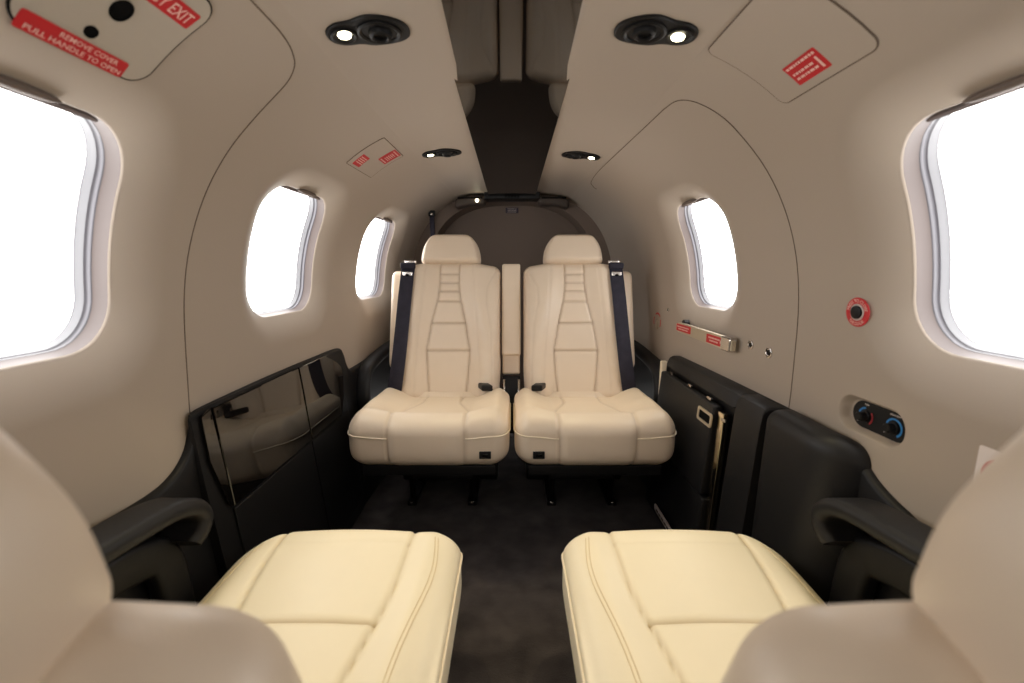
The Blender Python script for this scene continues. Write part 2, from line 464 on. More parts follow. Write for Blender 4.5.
# ------------------------------------------------------------------ things set into the lining
class Mapper:
    """flat (right, up) coordinates laid onto the lining at Y0, v0"""
    def __init__(s, side, Y0, v0, rot=0., base=0.): s.side = side; s.Y0 = Y0; s.v0 = v0; s.c = math.cos(rot); s.s = math.sin(rot); s.base = base
    def __call__(s, u, w, out=0.):
        u = np.asarray(u, float); w = np.asarray(w, float)
        a = u * s.c - w * s.s; b = u * s.s + w * s.c
        return S(s.side, s.Y0 - s.side * a, s.v0 - b, s.base - np.asarray(out, float))   # out > 0 towards the cabin
    def root(s, name):
        p = s(0, 0, 0); return empty(name, tuple(p))
    def mesh(s, name, pts, F, m, root=None, smooth=False, angle=.6):
        P = np.array(pts, float); Q = s(P[:, 0], P[:, 1], P[:, 2])
        if root is not None: Q = Q - np.array(root.location)
        return mesh(name, Q, F, m, root, smooth, angle=angle if smooth else None)
    def plate(s, name, outline, t, m, root=None, o0=0., bev=.0):
        n = len(outline); c = np.mean(outline, axis=0)
        P = [(x, y, o0) for x, y in outline]
        if bev: P += [(x, y, o0 + t - bev) for x, y in outline] + [(c[0] + (x - c[0]) * (1 - bev / max(abs(x - c[0]), abs(y - c[1]), bev)), c[1] + (y - c[1]) * (1 - bev / max(abs(x - c[0]), abs(y - c[1]), bev)), o0 + t) for x, y in outline]
        else: P += [(x, y, o0 + t) for x, y in outline]
        L = len(P) // n; F = []
        for j in range(L - 1):
            for k in range(n): F.append((j * n + k, j * n + (k + 1) % n, (j + 1) * n + (k + 1) % n, (j + 1) * n + k))
        # fan with inner rings so the sheet follows the curve of the wall
        b = (L - 1) * n
        for q in (.75, .5, .25):
            P += [(c[0] + (P[b + k][0] - c[0]) * q, c[1] + (P[b + k][1] - c[1]) * q, o0 + t) for k in range(n)]
        for j in range(3):
            a0 = b if j == 0 else L * n + (j - 1) * n; a1 = L * n + j * n
            for k in range(n): F.append((a0 + k, a0 + (k + 1) % n, a1 + (k + 1) % n, a1 + k))
        P.append((c[0], c[1], o0 + t)); e = len(P) - 1; a1 = L * n + 2 * n
        for k in range(n): F.append((a1 + k, a1 + (k + 1) % n, e))
        return s.mesh(name, P, F, m, root)
    def lathe(s, name, cu, cw, prof, m, root=None, n=28, ex=1., ey=1.):
        P = []; F = []
        for r, o in prof:
            for k in range(n): P.append((cu + ex * r * math.cos(2 * PI * k / n), cw + ey * r * math.sin(2 * PI * k / n), o))
        for j in range(len(prof) - 1):
            for k in range(n): F.append((j * n + k, j * n + (k + 1) % n, (j + 1) * n + (k + 1) % n, (j + 1) * n + k))
        if prof[-1][0] > 0: F.append(tuple((len(prof) - 1) * n + k for k in range(n)))
        return s.mesh(name, P, F, m, root, True, .5)
    def text(s, name, lines, m, root=None, o=.001):
        """lines: (string, cu, cw, cap height, max width or None)"""
        P = []; F = []
        for st, cu, cw, hh, wmax in lines:
            V, T = textmesh(st); b = len(P)
            x0, x1 = V[:, 0].min(), V[:, 0].max(); sc = hh / .70; sx = sc
            if wmax: sx = wmax / (x1 - x0)
            for v in V: P.append((cu + (v[0] - (x0 + x1) / 2) * sx, cw + (v[1] - .35) * sc, o))
            F += [tuple(i + b for i in f) for f in T]
        return s.mesh(name, P, F, m, root)
    def arctext(s, name, items, m, root=None, o=.001):
        """items: (string, radius, start deg, end deg, height, flip)"""
        P = []; F = []
        for st, R, a0, a1, hh, flip in items:
            V, T = textmesh(st); b = len(P); x0, x1 = V[:, 0].min(), V[:, 0].max(); sc = hh / .70
            for v in V:
                a = math.radians(a0 + (a1 - a0) * (v[0] - x0) / (x1 - x0)); r = R + (v[1] - .35) * sc * (-1 if flip else 1)
                P.append((r * math.cos(a), r * math.sin(a), o))
            F += [tuple(i + b for i in f) for f in T]
        return s.mesh(name, P, F, m, root)
_tc = {}
def textmesh(st):
    if st in _tc: return _tc[st]
    cu = bpy.data.curves.new('lettering', 'FONT'); cu.body = st; cu.resolution_u = 2; cu.offset = .012
    ob = bpy.data.objects.new('lettering', cu); COL.objects.link(ob)
    dg = bpy.context.evaluated_depsgraph_get(); me = bpy.data.meshes.new_from_object(ob.evaluated_get(dg))
    V = np.array([tuple(v.co) for v in me.vertices]); T = [tuple(p.vertices) for p in me.polygons]
    bpy.data.objects.remove(ob); bpy.data.curves.remove(cu); bpy.data.meshes.remove(me)
    _tc[st] = (V, T); return _tc[st]

def outline_tube(mp, outline, r, m, name, root, o=.0, closed=True):
    P = np.array(outline); Q = mp(P[:, 0], P[:, 1], o)
    if root is not None: Q = Q - np.array(root.location)
    V, F = tube(Q, r, 6, closed=closed); return mesh(name, V, F, m, root)

# emergency exit handle cover (left)
VB, VT = vof(.4795, .2325), vof(.366, .3185)
mp = Mapper(-1, .5225, (VB + VT) / 2); hv = (VB - VT) / 2
r = tag(mp.root('exit_handle_cover'), 'beige cover with black holes and red emergency exit stickers above the large left window', 'cover')
ol = rrect(.0785, hv, .026, 8, .02)
mp.plate('cover_panel', ol, .0022, M['cover'], r, 0, .001)
outline_tube(mp, ol, .0016, M['hole'], 'cover_gap', r, .0005)
mp.lathe('latch_hole', .0, mp.v0 - vof(.427, .280), [(.0125, .0), (.0125, .0037), (.0105, .0037), (.0100, .0027), (.0, .0026)], M['hole'], r, 28, .9, 1.1)
mp.lathe('latch_hole', -.008, mp.v0 - vof(.457, .254), [(.0072, .0), (.0072, .0034), (.006, .0034), (.0057, .0027), (.0, .0026)], M['hole'], r)
wb = mp.v0 - vof(.4735, .2395)
mp.plate('warning_sticker', [(-.010 + a, wb + b) for a, b in rrect(.058, .0105, .003, 4, .02)], .0005, M['red'], r, .0023)
mp.text('lettering', [('REMOVE COVER', .003, wb + .0045, .0058, .066), ('PULL HANDLE TO OPEN', -.008, wb - .0048, .0058, .104)], M['ink'], r, .0032)
we = mp.v0 - vof(.396, .303)
mp.plate('exit_sticker', [(.002 + a, we + b) for a, b in rrect(.066, .0125, .002, 2, .02)], .0005, M['red'], r, .0023)
mp.text('exit_lettering', [('EMERGENCY EXIT', .002, we, .015, .122)], M['ink'], r, .0032)

# small access cover further back (left)
mp = Mapper(-1, 1.277, vof(.385, .305))
r = tag(mp.root('access_cover'), 'small square beige access cover with two red stickers on the left ceiling curve', 'cover')
ol = rrect(.092, .060, .004, 3, .02)
mp.plate('cover_panel', ol, .0012, M['liner'], r, 0, .0004)
outline_tube(mp, ol, .0011, M['gap'], 'cover_gap', r, .0004)
mp.plate('instruction_sticker', [(.044 + a, .029 + b) for a, b in rrect(.030, .028, .001, 1, .01)], .0005, M['red'], r, .0013)
mp.plate('instruction_sticker', [(-.046 + a, -.032 + b) for a, b in rrect(.023, .020, .001, 1, .01)], .0005, M['red'], r, .0013)
def dashes(mp, name, rows, root, o):
    P = []; F = []
    for (x0, x1, y, hh) in rows:
        x = x0
        while x < x1 - .001:
            L = min(random.uniform(.003, .008), x1 - x); b = len(P)
            P += [(x, y - hh / 2, o), (x + L, y - hh / 2, o), (x + L, y + hh / 2, o), (x, y + hh / 2, o)]; F.append((b, b + 1, b + 2, b + 3)); x += L + .0015
    return mp.mesh(name, P, F, M['ink'], root)
dashes(mp, 'lettering', [(.021, .067, .050, .0035)] + [(.029, .061, .041 - .006 * k, .003) for k in range(5)] + [(.021, .065, .007, .0035)]
       + [(-.065, -.027, -.021 - .0065 * k, .003) for k in range(4)], r, .0024)

# oxygen box cover (right)
mp = Mapper(1, .663, vof(.388, .306) - .007)
r = tag(mp.root('access_cover'), 'large beige access cover with a red sticker above the right wall', 'cover')
ol = [(-.105, .082), (-.088, .086)] + [(.095, .075), (.102, .068), (.104, .058)] + [(.106, -.050), (.104, -.062), (.096, -.066)] + [(-.075, -.074), (-.083, -.071), (-.087, -.062), (-.106, .07)]
ol = rrect(.095, .078, .014, 6, .02)
mp.plate('cover_panel', ol, .002, M['liner'], r, 0, .0006)
outline_tube(mp, ol, .0014, M['gap'], 'cover_gap', r, .0006)
mp.plate('instruction_sticker', [(-.006 + a, -.046 + b) for a, b in rrect(.033, .0185, .001, 1, .01)], .0005, M['red'], r, .0021)
dashes(mp, 'lettering', [(-.035, .023, -.0335, .004), (-.033, .010, -.046, .0038), (-.033, .012, -.0545, .0038)], r, .0032)
P = [(.016, -.060, .0032), (.0205, -.060, .0032), (.0205, -.040, .0032), (.016, -.040, .0032)]
mp.mesh('border_mark', P, [(0, 1, 2, 3)], M['ink'], r)

# door button with round placard
mp = Mapper(1, .741, vz(-.074))
r = tag(mp.root('door_button'), 'black push button in a round red placard beside the entry door', 'button')
mp.lathe('placard', 0, 0, [(.0145, .0004), (.0145, .0010), (.0252, .0010), (.0255, .0002)], M['red'], r, 40)
mp.lathe('collar', 0, 0, [(.0148, .0), (.0148, .002), (.0125, .0026), (.0115, .0016), (.0, .0016)], M['stone'], r, 32)
mp.lathe('push_cap', 0, 0, [(.0112, .001), (.0112, .0045), (.009, .0055), (.0, .0052)], M['black'], r, 28)
mp.arctext('lettering', [('PRESS TO CLOSE', .0198, 172, 8, .0058, False), ('THE DOOR', .0198, 222, 318, .0058, True)], M['ink'], r, .0018)

# climate controls in the recess
mp = Mapper(1, .686, PAN.cv, 0, .0165)
r = tag(mp.root('climate_panel'), 'black pill-shaped control panel with two dials recessed in the right wall', 'control panel')
mp.plate('face_plate', rrect(.0565, .0235, .0233, 8, .01), .003, M['black'], r, 0, .0008)
for cx_, lab, blue, red in ((.0275 - .055, 'TEMP', (95, 165), (-50, 40)), (.0285, 'AIR FLOW', (-60, 165), None)):
    cy_ = -.002
    kn = mp.lathe('dial', cx_, cy_, [(.0105, .003), (.0100, .006), (.0085, .0065), (.0075, .016), (.006, .0175), (.0, .0175)], M['black'], r, 24)
    P = []; F = []
    def arc(a0, a1, r0, r1):
        P = []; F = []
        n = 18
        for k in range(n + 1):
            a = math.radians(a0 + (a1 - a0) * k / n)
            P.append((cx_ + r0 * math.cos(a), cy_ + r0 * math.sin(a), .0036)); P.append((cx_ + r1 * math.cos(a), cy_ + r1 * math.sin(a), .0036))
        for k in range(n): F.append((2 * k, 2 * k + 1, 2 * k + 3, 2 * k + 2))
        return P, F
    mp.mesh('cold_mark', *arc(*blue, .0125, .0158), M['blue'], r)
    if red: mp.mesh('hot_mark', *arc(*red, .0125, .0158), M['dialred'], r)
    mp.text('lettering', [(lab, cx_, .0185, .0030, None)], M['white'], r, .0036)
    mp.mesh('pointer_mark', [(cx_ - .017, cy_ - .013, .0037), (cx_ - .013, cy_ - .013, .0037), (cx_ - .013, cy_ - .009, .0037), (cx_ - .017, cy_ - .009, .0037)], [(0, 1, 2, 3)], M['white'], r)

# no smoking placard low on the right wall
mp = Mapper(1, .487, vz(-.254))
r = tag(mp.root('no_smoking_placard'), 'white square no smoking placard half hidden behind the right headrest', 'sign')
mp.plate('backing', rrect(.034, .032, .002, 2, .01), .0008, M['white'], r)
mp.lathe('prohibition_ring', 0, -.002, [(.0215, .0008), (.0215, .0012), (.0275, .0012), (.0275, .0008)], M['red'], r, 36)
mp.mesh('prohibition_bar', [(-.0145, .0112, .0013), (-.0120, .0138, .0013), (.0145, -.0152, .0013), (.0120, -.0178, .0013)], [(0, 1, 2, 3)], M['red'], r)
mp.mesh('cigarette_mark', [(-.013, -.004, .0011), (.011, -.004, .0011), (.011, .0, .0011), (-.013, .0, .0011)], [(0, 1, 2, 3)], M['black'], r)

# lever handle on the entry door with two stickers
mp = Mapper(1, 1.285, vz(-.197))
r = mp.root('door_handle'); r['label'] = 'long silver lever handle with two red stickers'; TOP.remove(r); r.parent = dr
mp.lathe('pivot', -.135, .018, [(.012, 0), (.012, .016), (.0, .016)], M['black'], r, 20)
V = []
hp = [(-.175, .013), (-.155, .019), (.165, .016), (.176, .010), (.176, -.016), (.168, -.020), (-.155, -.014), (-.175, -.008)]
mp.plate('lever', hp, .012, M['satin'], r, .012, .002)
mp.plate('lever_tip', [(.150 + a, -.002 + b) for a, b in rrect(.024, .019, .006, 4, .01)], .018, M['chrome'], r, .010, .003)
mp.plate('direction_sticker', [(-.115 + a, .003 + b) for a, b in rrect(.052, .0115, .001, 1, .02)], .0006, M['red'], r, .0241)
mp.plate('direction_sticker', [(.086 + a, -.002 + b) for a, b in rrect(.045, .0125, .001, 1, .02)], .0006, M['red'], r, .0241)
dashes(mp, 'lettering', [(-.158, -.072, .0065, .0042), (-.150, -.080, -.001, .004), (.055, .118, .0025, .0045), (.062, .110, -.006, .0045)], r, .0256)
mp.mesh('arrow_mark', [(.120, .004, .0256), (.128, -.002, .0256), (.120, -.008, .0256)], [(0, 1, 2)], M['ink'], r)

# little door fittings
def stud(Y, z, lab, rr=.008, m='chrome', name='door_stud'):
    mp = Mapper(1, Y, vz(z)); r = tag(mp.root(name), lab, 'stud')
    mp.lathe('bezel', 0, 0, [(rr, 0), (rr, .002), (rr * .8, .003), (rr * .68, .0015), (rr * .6, .0012), (0, .0012)], M[m], r, 20)
    mp.lathe('core', 0, 0, [(rr * .55, .001), (rr * .5, .0028), (0, .0028)], M['black'], r, 14)
stud(1.062, -.188, 'left one of two small metal studs beside the door handle', .0115)
stud(.985, -.193, 'right one of two small metal studs beside the door seam', .0125)
stud(1.585, -.150, 'tiny metal stud on the wall behind the door handle tip', .007)
mp = Mapper(1, 1.68, vz(-.205))
r = tag(mp.root('lock_rosette'), 'key lock in a broken red ring on the wall beside the rear seat', 'lock')
def ringarc(a0, a1):
    P = []; F = []
    for k in range(13):
        a = math.radians(a0 + (a1 - a0) * k / 12)
        for q in (.030, .036): P.append((q * math.cos(a), q * math.sin(a), .001))
    for k in range(12): F.append((2 * k, 2 * k + 1, 2 * k + 3, 2 * k + 2))
    return P, F
for a0, a1 in ((40, 125), (150, 205), (-30, 20)): mp.mesh('placard_arc', *ringarc(a0, a1), M['red'], r)
mp.lathe('lock_core', 0, -.012, [(.016, 0), (.016, .003), (.011, .004), (0, .0035)], M['satin'], r, 20, .7, 1.2)

# ------------------------------------------------------------------ overhead lamp-and-vent units
def overhead(side, Y, scale, lab):
    mp = Mapper(side, Y, vof(.222, .361, Y))
    r = tag(mp.root('overhead_unit'), lab, 'ceiling light', 'reading lamp and air vent units in the ceiling')
    # local up (+w) points to the cabin's crown; lamp sits on the outboard side
    n = 48; ol = []
    for k in range(n):
        a = 2 * PI * k / n; c, s_ = math.cos(a), math.sin(a)
        w = .064 * c; hw = .041 * (1 - .10 * c * 0) * (abs(s_) ** .8) * (1 if s_ > 0 else -1)
        nar = 1 - .20 * math.exp(-((w + .016) / .018) ** 2) - (.14 if w < -.01 else 0) * min(1, (-w - .01) / .02)
        if s_ * side < 0: nar = min(1, nar + .12)
        ol.append((hw * nar, w))
    mp.plate('bezel', ol, .004, M['black'], r, 0, .0015)
    mp.lathe('vent_ring', .0, .018, [(.031, .0035), (.031, .0065), (.028, .008), (.0245, .0065), (.024, .0048), (.0, .0046)], M['black'], r, 32, 1., 1.1)
    mp.lathe('vent_nozzle', .002, .018, [(.018, .0045), (.0165, .011), (.0125, .013), (.0105, .0115), (.010, .007), (.0, .0065)], M['black'], r, 28)
    mp.lathe('lamp_reflector', -.0, -.038, [(.0205, .0035), (.0205, .0065), (.018, .0075), (.0155, .0055), (.0, .0046)], M['black'], r, 28)
    mp.lathe('lamp_lens', -.003, -.036, [(.0105, .005), (.0098, .0072), (.006, .0085), (0, .0088)], M['lamp'], r, 24)
    return mp, r
OV = [overhead(-1, .732, 1, 'large black lamp and vent unit in the ceiling left of the dark strip'),
      overhead(1, .732, 1, 'large black lamp and vent unit in the ceiling right of the dark strip'),
      overhead(-1, 1.435, 1, 'far black lamp and vent unit in the left ceiling panel, near the rear seats'),
      overhead(1, 1.465, 1, 'far black lamp and vent unit in the right ceiling panel, near the rear seats')]

# ------------------------------------------------------------------ ceiling strip, aft end, floor
def strip():
    ys = np.linspace(YMIN, 2.16, 40); xs = np.linspace(-.112, .112, 17); V = []; F = []
    for y in ys:
        zb = .374 - .016 * (y - .4)
        row = [(x, y, zb - .0018 * (x / .11) ** 2) for x in xs] + [(.112, y, zb + .012), (-.112, y, zb + .012)]
        V += row
    n = len(row)
    for i in range(len(ys) - 1):
        for k in range(n): F.append((i * n + k, (i + 1) * n + k, (i + 1) * n + (k + 1) % n, i * n + (k + 1) % n))
    F.append(tuple(range(n))); F.append(tuple((len(ys) - 1) * n + k for k in range(n))[::-1])
    return mesh('trim_1', V, F, M['mirror'], angle=.6)
struct(strip(), 'glossy black mirror strip along the middle of the ceiling', 'ceiling strip')

# aft frame: annular wall from the lining to the arch of the baggage panel
def arch_pts(n=48):
    out = []
    for k in range(n + 1):
        t = k / n; a = PI * t
        x = -.425 * np.sign(math.cos(a)) * abs(math.cos(a)) ** (2 / 2.6); z = -.05 + .388 * math.sin(a) ** (2 / 2.6)
        out.append((x, z))
    return out
def rear_wall():
    mb = MB(); AP = arch_pts()
    inner = [(-.425, -.84)] + [(x, z) for x, z in AP] + [(.425, -.84)]
    outer = []
    for x, z in inner:
        if z < -.05: outer.append((.62 * np.sign(x), z)); continue
        a = math.atan2(z + .16, x); c, s_ = math.cos(a), math.sin(a)
        k = (abs(c / .60) ** 2.5 + abs(s_ / .60) ** 2.5) ** (-1 / 2.5); outer.append((c * k, -.16 + s_ * k))
    n = len(inner)
    Vv = [(x, 2.262, z) for x, z in outer] + [(x, 2.262, z) for x, z in inner] + [(x * .995, 2.272, z * 1.0) for x, z in inner] + [(x * .985, 2.405, z * .985) for x, z in inner]
    Ff = []
    for j in range(3):
        for k in range(n - 1): Ff.append((j * n + k, j * n + k + 1, (j + 1) * n + k + 1, (j + 1) * n + k))
    mb.add(Vv, Ff)
    return mb.build('wall_rear', M['rear'], angle=.7)
rw = struct(rear_wall(), 'shade-darkened aft bulkhead with arched baggage panel behind the rear seats', 'bulkhead')
AP = arch_pts(); out = [(-.42, -.84)] + AP + [(.42, -.84)]
n = len(out)
V = [(x * 1.02, 2.398, z * 1.02) for x, z in out] + [(x * .9, 2.392, z * .93 - .01) for x, z in out]
F = [(k, k + 1, n + k + 1, n + k) for k in range(n - 1)] + [tuple(range(n, 2 * n))]
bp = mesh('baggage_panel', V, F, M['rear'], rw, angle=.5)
def plaque(x, y, z, hx, hz, m, name, parent=None):
    V, F = rbox((hx, .0015, hz), .001, 9, None, (x, y, z)); return mesh(name, V, F, m, parent)
plaque(0, 2.389, .308, .034, .014, M['navyplate'], 'placard', bp)
for k in range(3): plaque(0, 2.387, .300 + .008 * k, .024, .0012, M['stone'], 'lettering', bp)

# end cap of the strip with a grille
r = tag(empty('strip_end_cap', (0, 2.21, .350)), 'black end cap with a small grille where the ceiling strip meets the bulkhead', 'cap')
V, F = rbox((.135, .05, .018), .006, .02, None); mesh('housing', V, F, M['black'], r, angle=.6)
mb = MB()
for k in range(5): mb.add(*box((-.03 + .015 * k, -.051, -.004), (.005, .002, .008), .001))
mb.build('grille', M['hole'], r)
for sgn, lab in ((-1, 'taupe corner housing with a lit spot left of the strip end cap'), (1, 'taupe corner housing right of the strip end cap')):
    r = tag(empty('corner_housing', (sgn * .205, 2.225, .332)), lab, 'housing')
    V, F = rbox((.075, .045, .022), .015, .01, lambda P, N, s=sgn: np.stack([P[:, 0], P[:, 1], P[:, 2] - .25 * np.maximum(s * P[:, 0], 0)], -1)); mesh('body', V, F, M['housing'], r, angle=.6)
    V, F = rbox((.06, .003, .0035), .002, .01, None, (0, -.0452, .008)); mesh('slot', V, F, M['hole'], r)
    if sgn < 0:
        mb = MB(); V, F = rbox((.008, .006, .008), .0079, .003, None, (.035, -.047, -.004)); mesh('spot_lens', V, F, M['lamp'], r)

# hanging shoulder strap left of the rear seat and its anchor
r = tag(empty('shoulder_strap', (-.385, 2.14, .262)), 'black shoulder strap hanging from the ceiling curve behind the left rear headrest', 'strap')
P = [(0, 0, -.01), (.004, -.02, -.06), (.012, -.05, -.14), (.02, -.10, -.26)]
V, F = tube(spline(P, 5), .012, 8, flat=.002, up=(0, 1, 0)); mesh('webbing', V, F, M['belt'], r)
V, F = rbox((.016, .008, .014), .005, .004); mesh('anchor', V, F, M['black'], r)
V, F = rbox((.006, .004, .006), .0039, .003, None, (.0, -.01, -.004)); mesh('bolt', V, F, M['chrome'], r)

# unseen cockpit-end bulkhead, added to narrow the daylight to a windscreen slot
def front_light_mask():
    inner = rrect(.47, .15, .06, 6); inner = [(x, z + .13) for x, z in inner]; n = len(inner); outer = []
    for x, z in inner:
        a = math.atan2((z - .13) * 3.2, x); c, s_ = math.cos(a), math.sin(a)
        k = .95; outer.append((c * k, -.16 + s_ * k))
    Vv = [(x, YMIN + .01, z) for x, z in outer] + [(x, YMIN + .01, z) for x, z in inner] + [(x, YMIN - .03, z) for x, z in inner]
    return mesh('light_mask_front', Vv, [(j * n + k, j * n + (k + 1) % n, (j + 1) * n + (k + 1) % n, (j + 1) * n + k) for j in range(2) for k in range(n)], M['dark'], smooth=False)
struct(front_light_mask())

# floor
nx, ny = 40, 110
xs = np.linspace(-.60, .60, nx + 1); ys = np.linspace(YMIN, 2.4, ny + 1)
V = [(x, y, -.84 + .0012 * math.sin(x * 57) ** 8) for y in ys for x in xs]
F = [(j * (nx + 1) + i, j * (nx + 1) + i + 1, (j + 1) * (nx + 1) + i + 1, (j + 1) * (nx + 1) + i) for j in range(ny) for i in range(nx)]
struct(mesh('floor', V, F, M['carpet']))

# ------------------------------------------------------------------ dark lower side lining
TL = [(YMIN, -.30), (.20, -.338), (.40, -.353), (.53, -.362), (.64, -.366), (.695, -.358), (.735, -.332), (.758, -.292), (.772, -.268), (.80, -.262), (1.00, -.2595), (1.25, -.2595), (1.40, -.261), (1.432, -.275), (1.45, -.315), (1.475, -.345),
      (1.52, -.352), (1.70, -.345), (1.88, -.334), (2.26, -.325)]
TR = [(YMIN, -.30), (.20, -.338), (.40, -.350), (.545, -.368), (.60, -.360), (.645, -.345), (.68, -.324), (.72, -.303), (.78, -.298), (.87, -.297), (1.20, -.300), (1.44, -.304), (1.49, -.312), (1.515, -.335), (1.55, -.347),
      (1.70, -.346), (1.85, -.343), (2.26, -.33)]
def lower(side, T, name, lab):
    T = [tuple(p) for p in spline(T, 5)]; mb = MB(); n = 16; V = []
    for Y, z in T:
        v1 = vz(z); v2 = vz(-.845)
        row = [(v1 - .0005, .004), (v1, -.006), (v1 + .004, -.011), (v1 + .010, -.013)] + [(v1 + .010 + (v2 - v1 - .010) * k / 11, -.013) for k in range(1, 12)]
        pts = [S(side, Y, v, o) for v, o in row]
        xs_ = float(S(side, Y, vz(-.56), -.013)[0])
        V += [p if p[2] > -.56 else np.array([xs_ - side * .10 * (-.56 - p[2]), p[1], p[2]]) for p in pts] + [np.array([xs_ - side * .032, Y, -.88])]
    m = len(row) + 1; F = []
    for i in range(len(T) - 1):
        for k in range(m - 1):
            f = (i * m + k, i * m + k + 1, (i + 1) * m + k + 1, (i + 1) * m + k); F.append(f if side < 0 else f[::-1])
    return struct(mesh(name, V, F, M['black'], angle=.9), lab, 'wall trim')
lower(-1, TL, 'trim_2', 'black lower side lining below the beige left wall')
lower(1, TR, 'trim_3', 'black lower side lining below the beige right wall')

def prism(prof, y0, y1, name, m, parent=None, r=.004, side=1, steps=1):
    """profile [(x, z)] extruded along Y with softened ends"""
    P = np.array(prof); c = P.mean(0); n = len(P); V = []; F = []
    secs = [(y0, r), (y0 + r * .3, r * .3), (y0 + r, 0)] + [(y0 + r + (y1 - y0 - 2 * r) * k / steps, 0) for k in range(1, steps)] + [(y1 - r, 0), (y1 - r * .3, r * .3), (y1, r)]
    for y, ins in secs:
        d = P - c; L = np.linalg.norm(d, axis=1, keepdims=True); Q = P - d / L * ins
        V += [(side * x, y, z) for x, z in Q]
    for j in range(len(secs) - 1):
        for k in range(n):
            f = (j * n + k, j * n + (k + 1) % n, (j + 1) * n + (k + 1) % n, (j + 1) * n + k); F.append(f if side > 0 else f[::-1])
    F.append(tuple(range(n))); F.append(tuple((len(secs) - 1) * n + k for k in range(n))[::-1])
    return mesh(name, V, F, m, parent, True, angle=.5)

# left side cabinet with gloss doors
r = tag(empty('side_cabinet', (-.53, 1.09, -.84)), 'low black cabinet with glossy smoked doors along the left wall', 'cabinet')
def rel(o, r): 
    o.matrix_parent_inverse = Matrix.Translation(-Vector(r.location)); return o
prof = [(.592, -.261), (.589, -.261), (.586, -.264), (.575, -.38), (.549, -.60), (.525, -.835), (.54, -.835), (.572, -.60), (.588, -.40)]
rel(prism(prof, .748, 1.425, 'body', M['black'], r, .012, -1, 6), r)
def facepanel(y0, y1, z0, z1, t, name, m, parent, cut=None):
    def xf(z): return np.interp(-z, [.262, .38, .60, .835], [.586, .575, .549, .525])
    pts = cut or [(y0, z1), (y1, z1), (y1, z0), (y0, z0)]
    n = len(pts); V = [(-(xf(z) - .002), y, z) for y, z in pts] + [(-(xf(z) - t), y, z) for y, z in pts]
    c = np.mean(pts, axis=0); V += [(-(xf(z) - t - .0012), y + (c[0] - y) * .008, z + (c[1] - z) * .015) for y, z in pts]
    F = [(j * n + k, j * n + (k + 1) % n, (j + 1) * n + (k + 1) % n, (j + 1) * n + k) for j in range(2) for k in range(n)] + [tuple(2 * n + k for k in range(n))]
    return rel(mesh(name, V, F, m, parent, False), r)
facepanel(0, 0, 0, 0, .006, 'door', M['gloss'], r, [(.766, -.272), (.792, -.2655), (.795, -.47), (.785, -.46), (.764, -.36)])
facepanel(.799, 1.136, -.47, -.2655, .006, 'door', M['gloss'], r)
facepanel(0, 0, 0, 0, .006, 'door', M['gloss'], r, [(1.142, -.2655), (1.385, -.2655), (1.405, -.278), (1.412, -.36), (1.39, -.42), (1.35, -.47), (1.142, -.47)])
facepanel(.799, 1.136, -.80, -.476, .004, 'lower_panel', M['black'], r)
facepanel(1.142, 1.40, -.80, -.476, .004, 'lower_panel', M['black'], r)
V, F = rbox((.0015, .004, .002), .001, 9, None, (-.581, 1.11, -.285)); rel(mesh('emblem', V, F, M['chrome'], r), r)
V, F = rbox((.0015, .004, .004), .001, 9, None, (-.581, .778, -.285)); rel(mesh('latch', V, F, M['chrome'], r), r)

# right: entry-door lower unit with folding step
r = tag(empty('door_step_unit', (.53, 1.19, -.84)), 'black entry door lower unit with folding step panel on the right', 'door step')
prof = [(.598, -.298), (.562, -.298), (.551, -.303), (.546, -.313), (.542, -.345), (.525, -.60), (.508, -.836), (.58, -.836)]
rel(prism(prof, .897, 1.005, 'forward_post', M['dark'], r, .006, 1, 2), r)
prof2 = [(.598, -.298), (.562, -.298), (.551, -.303), (.545, -.313), (.541, -.334), (.548, -.338), (.575, -.34)]
rel(prism(prof2, 1.0, 1.478, 'ledge', M['dark'], r, .012, 1, 4), r)
prof3 = [(.585, -.34), (.556, -.34), (.540, -.60), (.52, -.836), (.575, -.836)]
rel(prism(prof3, 1.0, 1.47, 'back_panel', M['black'], r, .004, 1, 2), r)
def steppan(y0, y1, z0, z1, x_at, t, name, m, par, rr=.004):
    hy, hz = (y1 - y0) / 2, (z1 - z0) / 2
    def df(P, N):
        y = P[:, 1] + (y0 + y1) / 2; z = P[:, 2] + (z0 + z1) / 2
        return np.stack([x_at(z, y) - P[:, 0] * 1.0, y, z], -1)
    V, F = rbox((t / 2, hy, hz), (min(rr, t / 2), rr, rr), .03, df)
    return rel(mesh(name, V, [f[::-1] for f in F], m, par, angle=.6), r)
xf = lambda z, y: np.interp(-z, [.30, .60, .84], [.538, .512, .492]) - .004 * (y > 1.2)
def xstep(z, y): return np.interp(-z, [.30, .60, .84], [.540, .516, .497])
fl = steppan(1.070, 1.468, -.60, -.352, xstep, .026, 'folding_step', M['dark'], r, .006)
steppan(1.062, 1.468, -.832, -.606, lambda z, y: xstep(z, y) + .004, .024, 'lower_step', M['dark'], r, .006)
